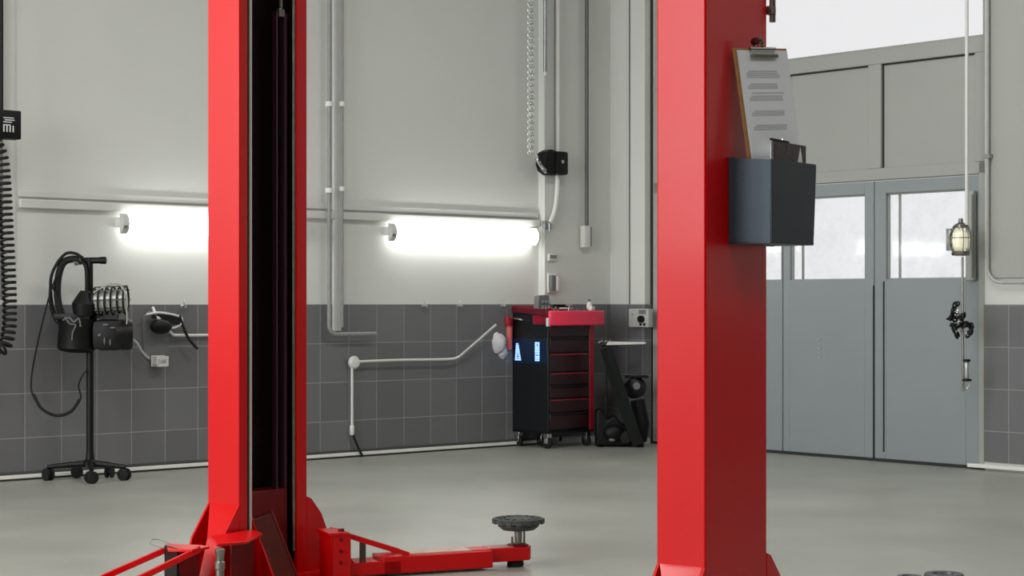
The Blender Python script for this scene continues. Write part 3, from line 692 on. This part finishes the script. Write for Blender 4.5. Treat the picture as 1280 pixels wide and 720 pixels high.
for seq in ([(1197, 381), (1191, 384), (1189, 393), (1187, 400)], [(1186, 399), (1196, 398), (1204, 395)], [(1187, 407), (1196, 408), (1207, 406), (1213, 409)], [(1190, 409), (1193, 416), (1197, 424)], [(1213, 410), (1212, 417), (1208, 421)], [(1202, 392), (1203, 400)]):
    sp_ = [CP(*p) for p in seq]
    for p_, q_ in zip(sp_, sp_[1:]): chain_links(m, p_, q_, .042, .014, .0085, .010); chain_links(m, p_+Vector((.02, 0, .012)), q_+Vector((.016, 0, .016)), .036, .012, .006, .016)
m.build('chain_links', BLACKM, t, world=True)
m = MB()
for seq in ([(1196, 386), (1199, 398), (1201, 414)], [(1209, 412), (1206, 420)]):
    sp_ = [CP(*p) for p in seq]
    for p_, q_ in zip(sp_, sp_[1:]): chain_links(m, p_, q_, .036, .01, .006, .004)
m.build('bright_links', CHROME, t, world=True)
t = thing('rod_weight', 'small glass and steel plumb weight at the foot of the thin rod', 'weight', wr(1208.5, 489, ro), AR)
MB().lathe([(.018, 0), (.027, .005), (.026, .018), (.01, .02)], (0, 0, .21), n=16).build('cap', BLACK, t)
MB().lathe([(.012, .09), (.017, .1), (.014, .15), (.017, .2), (.012, .21)], n=16).build('cylinder', WIRE, t)
MB().lathe([(.015, .07), (.034, .074), (.034, .086), (.015, .09)], n=18).build('collar', BLACK, t)
MB().tube(spline([(.02, 0, .075), (.018, 0, .04), (.0, 0, .015), (-.02, 0, .02)], 5), .006, 8).build('hook', CHROME, t)

# ------------------------------------------------------------------ two-post lift
A55 = math.radians(55)
W2, D2 = .435, .185; GZ = .355; HP = 3.9
def column(label, p0):
    t = thing('lift_post', label, 'lift post', p0, A55)
    return t
def base_gussets(t, face_front):
    # flared foot: plates in the front and back planes plus sloping side sheets
    g0 = GZ; fx = .165
    for y in (0, D2-.012):
        pts = [(0, y, g0), (-.105, y, .215), (-fx, y, .02), (W2+fx, y, .02), (W2+.14, y, .19), (W2+.10, y, .27), (W2+.03, y, g0-.01), (W2, y, g0)]
        if y == 0 and face_front:   # keep the mouth of the channel open
            MB().prism([(0, y, g0), (-.105, y, .215), (-fx, y, .02), (.0, y, .02)], (0, .012, 0)).build('base_gusset', RED, t, bevel=.002)
            MB().prism([(W2, y, .02), (W2+fx, y, .02), (W2+.14, y, .19), (W2+.10, y, .27), (W2+.03, y, g0-.01), (W2, y, g0)], (0, .012, 0)).build('base_gusset', RED, t, bevel=.002)
        else:
            MB().prism(pts, (0, .012, 0)).build('base_gusset', RED, t, bevel=.002)
    MB().prism([(0, .012, g0), (0, D2-.012, g0), (-.105, .086, .215), (-.105, .012, .215)], (.008, 0, .004)).build('side_sheet', RED, t)
    MB().prism([(-.105, .012, .215), (-.105, .086, .215), (-fx, .086, .02), (-fx, .012, .02)], (.008, 0, .004)).build('side_sheet', RED, t)
    MB().prism([(W2, .012, g0), (W2, D2-.012, g0), (W2+fx, D2-.012, .02), (W2+fx, .012, .02)], (-.008, 0, .004)).build('side_sheet', RED, t)
    MB().box(-.2, W2+.2, -.10, D2+.10, 0, .02).build('base_plate', RED, t, bevel=.003)
    for x in (-.17, W2+.17):
        for y in (-.07, D2+.07): MB().lathe([(.016, 0), (.016, .012), (.009, .013), (.009, .03)], (x, y, .02), n=6).build('anchor_bolt', STEEL, t)
def lift_pad(name_parent, c, zs, r, zdisc, th):
    s_ = MB().cyl(Vector((c[0], c[1], zs)), Vector((c[0], c[1], zdisc)), .018); s_.tube([Vector((c[0]+.03, c[1], zs)), Vector((c[0]+.03, c[1], zdisc))], .005, 6); s_.tube([Vector((c[0]-.04, c[1]-.02, zs)), Vector((c[0]-.04, c[1]-.02, zs+.04))], .006, 6)
    s_.build('pad_stem', STEEL, name_parent)
    prof = [(.03, -.005), (r*.62, 0), (r*.8, th*.3), (r*.8, th*.55), (r, th*.6), (r*.99, th*.95), (r*.9, th), (r*.85, th*.92), (r*.55, th*.92), (r*.5, th), (r*.2, th)]
    d = MB().lathe(prof, (c[0], c[1], zdisc), n=40)
    for a in range(16):
        a_ = 2*PI*a/16; M = Matrix.Translation((c[0], c[1], zdisc+th*.95)) @ Matrix.Rotation(a_, 4, 'Z'); d.box(r*.58, r*.88, -.009, .009, -.004, .004, M=M)
        d.box(r*.96, r*1.02, -.012, .012, -th*.4, -th*.02, M=M)
    d.build('support_pad', RUBBERG, name_parent)

pL = at(299, 378, 7.85); pL.z = 0
L = column('red lift post with open channel and dark inside, left of centre', pL)
tk = .02
# channel shell: back web, side walls, returned lips
sh = MB()
sh.prism([(0, 0, 0), (.052, 0, 0), (.052, tk, 0), (tk, tk, 0), (tk, D2-tk, 0), (W2-tk, D2-tk, 0), (W2-tk, tk, 0), (W2-.066, tk, 0), (W2-.066, 0, 0), (W2, 0, 0), (W2, D2, 0), (0, D2, 0)], (0, 0, HP))
sh.build('channel', RED, L, bevel=.004)
MB().box(tk+.001, W2-tk-.001, D2-tk-.012, D2-tk-.001, .02, HP-.1).box(tk+.001, tk+.01, tk, D2-tk-.01, .02, HP-.1).box(W2-tk-.01, W2-tk-.001, tk, D2-tk-.01, .02, HP-.1).build('inner_liner', mat('near_black_steel', (30, 9, 9), .5, coat=.1, noise=.5, scale=6), L)  # inside of the channel coloured almost black
MB().box(.054, .068, .006, .03, .02, HP-.05).build('dark_gap_strip', RUBBER, L)  # black strip put in for the dark gap beside the lip
MB().cyl((.083, .02, .24), (.083, .02, HP-.1), .012, n=12).build('lift_cable', mat('bright_cable', (226, 224, 214), .4, metal=.1), L)
MB().cyl((.362, .014, .12), (.362, .014, HP-.1), .007, n=10).build('lift_cable', STEEL, L)
PUR = mat('dark_plum_steel', (58, 24, 42), .45)
MB().box(.322, .342, .035, .06, .25, 2.50).build('slide_rail', PUR, L); MB().box(.272, .282, .035, .06, .25, 2.50).build('slide_rail', PUR, L)
MB().cyl((.306, .04, 2.48), (.306, .04, HP-.1), .008, n=10).lathe([(.018, 0), (.018, .03), (.008, .04)], (.306, .04, 2.48), n=12).build('hydraulic_rod', STEEL, L)
base_gussets(L, True)
# carriage with slanted guard
cg = MB()
cg.box(.09, .34, .03, .13, .06, .40)
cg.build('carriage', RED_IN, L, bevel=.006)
BR = mat('worn_brown_plate', (96, 30, 18), .6, noise=.4, scale=14, spec=.2)
MB().prism([(.10, .02, .285), (.215, .02, .30), (.25, -.10, .02), (.115, -.10, .02)], (0, -.01, -.006)).build('sloped_guard', BR, L, bevel=.002)
MB().prism([(.095, .02, .295), (.105, -.11, .02), (.105, .02, .02)], (.01, 0, 0)).build('guard_cheek', RED, L)
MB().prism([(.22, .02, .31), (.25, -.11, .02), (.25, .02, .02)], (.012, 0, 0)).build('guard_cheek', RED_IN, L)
# carriage cross plates carrying the arm pivots
MB().prism([(-.30, -.16, .222), (-.20, -.02, .235), (.06, -.02, .235), (.07, -.07, .222), (-.16, -.20, .222)], (0, 0, .012)).build('pivot_plate', RED, L, bevel=.003)
MB().prism([(-.15, -.10, .03), (.05, -.04, .03), (.05, -.04, .222), (-.15, -.10, .222)], (0, .01, 0)).build('carriage_web', RED_IN, L)

# right arm
arm = bpy.data.objects.new('swing_arm', None); C.objects.link(arm); arm.parent = L
Li = L.matrix_basis.inverted()
pv = at(421, 378, 8.17); pv.z = 0
tip = at(647, 378, 8.52); tip.z = 0
ax_ = (tip-pv); LA = ax_.length; aang = math.atan2(ax_.y, ax_.x)-A55
arm.matrix_basis = Li @ Matrix.Translation(pv) @ Matrix.Rotation(aang+A55, 4, 'Z')
arm.matrix_basis = Matrix.Translation((Li @ pv)) @ Matrix.Rotation(aang, 4, 'Z')
def px2l(px, Y=8.2): return (px-421)/226.0*LA           # distance along the arm
x1 = px2l(606)
MB().box(-.02, px2l(492), -.085, .075, .012, .070).box(px2l(470), x1, -.085, .075, .012, .088).build('outer_tube', RED, arm, bevel=.004)
MB().box(px2l(500), px2l(582), -.06, .06, .088, .0945).build('top_plate', mat('pale_mottled_red', (226, 190, 176), .5, noise=.4, scale=14), arm)  # pale mottled sheet over the top of the outer tube
MB().prism([(x1-.2, -.055, .030), (px2l(656), -.055, .030), (px2l(660), -.04, .036), (px2l(660), .04, .036), (px2l(656), .055, .030), (x1-.2, .055, .030)], (0, 0, .062)).build('inner_tube', RED, arm, bevel=.004)
MB().box(x1+.0, x1+.12, -.045, .045, .092, .0965).build('top_plate', mat('pale_mottled_pink', (222, 170, 160), .5, noise=.4, scale=14), arm)  # pale mottled sheet over the start of the inner tube
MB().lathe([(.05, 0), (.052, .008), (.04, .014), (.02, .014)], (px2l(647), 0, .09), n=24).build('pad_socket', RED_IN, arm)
MB().lathe([(.038, 0), (.038, .028)], (px2l(644), 0, .002), n=20).build('under_foot', RUBBER, arm)
lift_pad(arm, (px2l(648), 0), .10, .119, .168, .055)
# bracket, brace bars and strut
MB().box(-.062, .03, -.11, -.10, .004, .205).box(-.062, -.05, -.11, .06, .0, .20).build('pivot_bracket', RED, arm, bevel=.004)
MB().box(-.075, .02, -.12, .07, .200, .212).build('bracket_top', RED, arm, bevel=.003)
MB().cyl((-.018, -.112, .18), (-.018, -.123, .18), .008, n=6).cyl((-.018, -.112, .13), (-.018, -.123, .13), .008, n=6).cyl((-.018, -.112, .08), (-.018, -.123, .08), .008, n=6).build('bolt', RED_IN, arm)
MB().cyl((.0, -.06, .01), (.0, -.06, .222), .014, n=20).build('pivot_pin', RED_IN, arm)
MB().prism([(.02, -.09, .0), (.055, -.09, .07), (.03, -.09, .10), (.02, -.09, .212), (-.01, -.09, .212), (-.01, -.09, .0)], (0, .02, 0)).build('side_gusset', RED, arm, bevel=.002)
def bar(p0, p1, w, h, name, m, par):
    p0, p1 = Vector(p0), Vector(p1); d = p1-p0; n = Vector((-d.y, d.x, 0)).normalized()*w/2
    MB().prism([p0-n, p0+n, p1+n, p1-n], (0, 0, h)).build(name, m, par, bevel=.002)
bar((-.01, -.07, .192), (px2l(502), -.07, .080), .022, .024, 'brace_bar', RED, arm)
bar((-.01, .06, .192), (px2l(502), .06, .080), .022, .024, 'brace_bar', RED, arm)
MB().box(px2l(443)+.0, px2l(447.5)+.006, -.08, -.06, .06, .165).build('strut', mat('grimy_strut', (72, 64, 52), .5, noise=.3), arm)

# left arm (reaches out of the picture to the lower left)
arm2 = bpy.data.objects.new('swing_arm', None); C.objects.link(arm2); arm2.parent = L
pv2 = at(262, 378, 7.68); pv2.z = 0
tp2 = at(120, 378, 7.40); tp2.z = 0
d2 = tp2-pv2; a2 = math.atan2(d2.y, d2.x)-A55
arm2.matrix_basis = Matrix.Translation((Li @ pv2)) @ Matrix.Rotation(a2, 4, 'Z')
wi2 = (L.matrix_basis @ arm2.matrix_basis).inverted()
def W2A(px, py, Y): return wi2 @ at(px, py, Y)
def barw(a, b, w, h, name, m, par):
    bar(W2A(*a), W2A(*b), w, h, name, m, par)
barw((214, 688, 7.72), (126, 727, 7.62), .022, .026, 'brace_bar', RED, arm2)
barw((250, 690, 7.50), (166, 731, 7.38), .022, .026, 'brace_bar', RED, arm2)
MB().box(.10, 1.0, -.10, .10, .010, .062).build('outer_tube', RED, arm2, bevel=.004)
MB().prism([W2A(207, 682, 7.74), W2A(250, 684, 7.62), W2A(262, 686, 7.52), W2A(240, 690, 7.46), W2A(210, 690, 7.6)], (0, 0, .010)).build('bracket_top', RED, arm2, bevel=.002)
q = W2A(228, 705, 7.66)
MB().box(q.x-.05, q.x+.04, q.y-.06, q.y+.06, .0, .20).build('pivot_bracket', RED_IN, arm2, bevel=.003)
MB().box(q.x+.042, q.x+.052, q.y-.065, q.y+.06, .0, .205).build('side_gusset', BLACKM, arm2)
p_ = wi2 @ at(275, 378, 7.44); p_.z = 0
MB().lathe([(.017, 0), (.017, .14), (.021, .145), (.021, .17), (.016, .175), (.018, .205), (.021, .21), (.021, .222), (.012, .228)], p_, n=20).build('pivot_pin', STEEL, arm2)
p_ = wi2 @ at(173, 378, 7.4)
MB().lathe([(.03, 0), (.034, .01), (.034, .045), (.02, .052)], (p_.x, p_.y, .062), n=20).build('pad_socket', STEEL, arm2)
# release wire loop
m = MB().tube(spline([W2A(214, 680, 7.74), W2A(196, 674, 7.75), W2A(188, 676, 7.74), W2A(190, 681, 7.72), W2A(204, 685, 7.70), W2A(214, 684, 7.7)], 6), .0025, 6)
m.build('release_wire', STEEL, arm2)

# right post: seen from its closed back
pR = at(882, 378, 6.0); pR.z = 0
R = column('red lift post with closed faces, carrying the clipboard pocket', pR)
sh = MB()   # closed web faces the camera, mouth turned away
ty = D2
sh.prism([(0, 0, 0), (W2, 0, 0), (W2, D2, 0), (W2-.066, D2, 0), (W2-.066, D2-tk, 0), (W2-tk, D2-tk, 0), (W2-tk, tk, 0), (tk, tk, 0), (tk, D2-tk, 0), (.052, D2-tk, 0), (.052, D2, 0), (0, D2, 0)], (0, 0, HP))
sh.build('channel', RED, R, bevel=.006)
base_gussets(R, True)
MB().box(.33, .333, -.002, 0, 1.69, 1.70).build('weld_mark', RED_IN, R)
MB().box(W2, W2+.035, -.018, .01, 2.215, 2.245, bev=.004).cyl((W2+.022, -.01, 2.19), (W2+.022, -.01, 2.28), .011, n=10).build('hose_clip', STEEL, R)
# arm of the right post folded out to the lower right: only its pads reach the picture
arm3 = bpy.data.objects.new('swing_arm', None); C.objects.link(arm3); arm3.parent = R
Ri = R.matrix_basis.inverted()
p3 = Vector((pR.x+.62, pR.y+.55, 0)); e3 = at(1190, 378, 7.9); e3.z = 0
d3 = e3-p3; arm3.matrix_basis = Matrix.Translation(Ri @ p3) @ Matrix.Rotation(math.atan2(d3.y, d3.x)-A55, 4, 'Z')
wi3 = (R.matrix_basis @ arm3.matrix_basis).inverted()

# floor rings at lower right
def ring_pad(px, py, r, h, lab):
    c = fl(px, py); t = thing('rubber_pad', lab, 'pad', c, 0, 'spare round pads on the floor')
    MB().lathe([(r*.5, h*.3), (r*.55, 0), (r*.95, 0), (r, h*.15), (r, h*.85), (r*.94, h), (r*.6, h), (r*.52, h*.8)], n=40).build('pad_ring', mat('grey_steel_pad', (96, 98, 104), .4, metal=.6, noise=.4, scale=30), t)
    MB().lathe([(r*.5, h*.2), (r*.5, h*.7), (r*.12, h*.75)], n=30).build('pad_core', RUBBER, t)
ring_pad(1137, 731, .055, .04, 'smaller round steel pad lying on the floor, lower right')
ring_pad(1180, 731, .085, .05, 'larger round steel pad lying on the floor, lower right')
bpy.data.objects.remove(arm3)

# ------------------------------------------------------------------ document pocket and clipboard on the right post
Rm = R.matrix_basis
t = thing('document_pocket', 'slate plastic document pocket mounted on the right red post', 'pocket', Rm @ Vector((.155, 0, 1.415)), A55)
PW, PD, PH, th = .325, .155, .28, .006
MB().box(0, PW, -.006, -.0005, -.002, PH+.01).build('back_plate', SLATE, t, bevel=.002)
MB().prism([(0, -.006, 0), (0, -PD, .005), (0, -PD, PH-.005), (0, -.006, PH+.005)], (th, 0, 0)).build('side_wall', SLATE, t)
MB().prism([(PW-th, -.006, 0), (PW-th, -PD, .005), (PW-th, -PD, PH-.02), (PW-th, -.006, PH-.0)], (th, 0, 0)).build('side_wall', SLATE, t)
MB().box(0, PW, -PD, -.006, 0, th).build('bottom', SLATE, t)
FP = [(-.003, -PD-.0, PH-.004), (.0, -PD, .0), (PW-.04, -PD, .004), (PW-.022, -PD, .010), (PW-.012, -PD, .03), (PW+.006, -PD, PH-.012), (PW+.004, -PD, PH-.002)]
MB().prism(FP, (0, -.008, 0)).build('front_wall', mat('slate_shaded_front', (40, 48, 58), .5, bump=.15, bscale=200), t, bevel=.003)  # shade of the front face put into a darker copy of SLATE
# clipboard: four corners measured in the post frame
TL, BLc = Rm @ Vector((.157, -.012, 2.066)), Rm @ Vector((.17, -.062, 1.70))
side = Vector((.8, .6, 0)).normalized()*.255
dn = (BLc-TL).normalized(); sd = (side-dn*side.dot(dn)*0).normalized(); sd = (sd-dn*sd.dot(dn)).normalized(); nr = dn.cross(sd).normalized()
if nr.y > 0: nr = -nr
t = thing('clipboard', 'brown clipboard with printed sheet standing in the slate pocket', 'clipboard', BLc+dn*.09, A55)
HB = (BLc-TL).length+.085; WB = .255
def CB(x, y, n=0): return TL+sd*x+dn*y+nr*n
def cbox(x0, x1, y0, y1, n0, n1): return MB().prism([CB(x0, y0, n0), CB(x1, y0, n0), CB(x1, y1, n0), CB(x0, y1, n0)], nr*(n1-n0))
cbox(0, WB, 0, HB, 0, .004).build('board', WOOD, t, world=True, bevel=.001)
for i, (dx, k_) in enumerate(((.004, .0045), (.0, .0062), (.003, .0078))):
    cbox(.014+dx, WB-.006+dx*.5, .008+dx, HB-.06, k_, k_+.0010).build('sheet', PAPER, t, world=True)
m = MB()
def line(y, x0, x1, h):
    m.prism([CB(x0, y, .0090), CB(x1, y, .0090), CB(x1, y+h, .0090), CB(x0, y+h, .0090)], nr*.0003)
rnd = random.Random(2)
for y0, n_, xe in ((.078, 4, .20), (.122, 3, .19), (.152, 1, .21), (.163, 3, .205), (.214, 3, .20), (.262, 3, .21)):
    for j_ in range(n_): line(y0+j_*.0066, .042+(.012 if j_ == 0 else 0), xe-rnd.uniform(0, .012), .0050)
m.build('printed_text', INK, t, world=True)
cbox(.075, .185, -.002, .032, .009, .016).build('clip_plate', WIRE, t, world=True, bevel=.003)
m = MB().tube([CB(.07, .03, .018), CB(.19, .03, .018)], .007, 10); m.tube([CB(.07, .004, .014), CB(.19, .004, .014)], .005, 8)
m.tube(spline([CB(.10, .0, .014), CB(.105, -.022, .02), (CB(.115, -.03, .022)), CB(.125, -.022, .02), CB(.13, 0, .014)], 5), .005, 8)
m.build('clip_spring', STEEL, t, world=True)
MB().lathe([(.012, 0), (.014, .004), (.012, .02), (.004, .022)], CB(.10, -.02, .004), nr, 16).build('clip_knob', BR, t, world=True)
# brown folder in the pocket
t = thing('leather_folder', 'dark brown folder in the slate pocket before the clipboard', 'folder', Rm @ Vector((.21, -.13, 1.43)), A55)
MB().box(.0, .24, -.012, .0, .0, .325).build('cover', LEATHER, t, bevel=.003); MB().box(.006, .24, .001, .006, .0, .317).build('page_block', PAPER, t)
t = thing('ballpoint_pen', 'dark pen lying on top of the brown folder', 'pen', Rm @ Vector((.20, -.136, 1.760)), A55)
MB().tube([(-.01, 0, .0), (.0, 0, .0), (.12, 0, -.002), (.13, 0, -.002)], [.002, .0045, .0045, .003], 10).build('barrel', BLACK, t)
MB().box(.07, .115, -.006, -.004, .002, .006).build('pen_clip', CHROME, t)

# ------------------------------------------------------------------ light
w = bpy.data.worlds.new('overcast_sky'); bpy.context.scene.world = w; w.use_nodes = True
w.node_tree.nodes['Background'].inputs[0].default_value = (.985, .985, 1, 1); w.node_tree.nodes['Background'].inputs[1].default_value = .94
def area(name, loc, rot, sx, sy, p, col=(1, 1, 1)):
    l = bpy.data.lights.new(name, 'AREA'); l.shape = 'RECTANGLE'; l.size = sx; l.size_y = sy; l.energy = p; l.color = col
    o = bpy.data.objects.new(name, l); C.objects.link(o); o.location = loc; o.rotation_euler = rot; return o
# area lights added at the unseen side-wall openings, standing in for daylight
for b in (2.2, 6.4):
    area('added_window_light', room(AMAX-.02, b, 3.2), (PI/2, 0, AR), 3.6, 3.2, 275, (.96, .985, 1))
for a in (3.5, 8, 12.5):
    area('ceiling_fill', room(a, 4.6, ZC-.1), (0, 0, AL), 2.4, .8, 88, (1, .99, .97))  # unseen fill lights added under the ceiling
    area('ceiling_fill', room(a, 10.8, ZC-.1), (0, 0, AL), 2.4, .8, 34, (1, .99, .97))  # weaker added fill for the clipboard and front faces

# ------------------------------------------------------------------ camera
cam = bpy.data.cameras.new('camera'); cam.sensor_width = 36; cam.lens = F/1280*36; cam.shift_y = 18/1280; cam.clip_end = 200
co = bpy.data.objects.new('camera', cam); C.objects.link(co); co.location = (0, 0, H); co.rotation_euler = (PI/2, 0, 0)
bpy.context.scene.camera = co
vs = bpy.context.scene.view_settings; vs.view_transform = 'Standard'; vs.look = 'None'; vs.exposure = 0; vs.gamma = 1; vs.use_curve_mapping = False
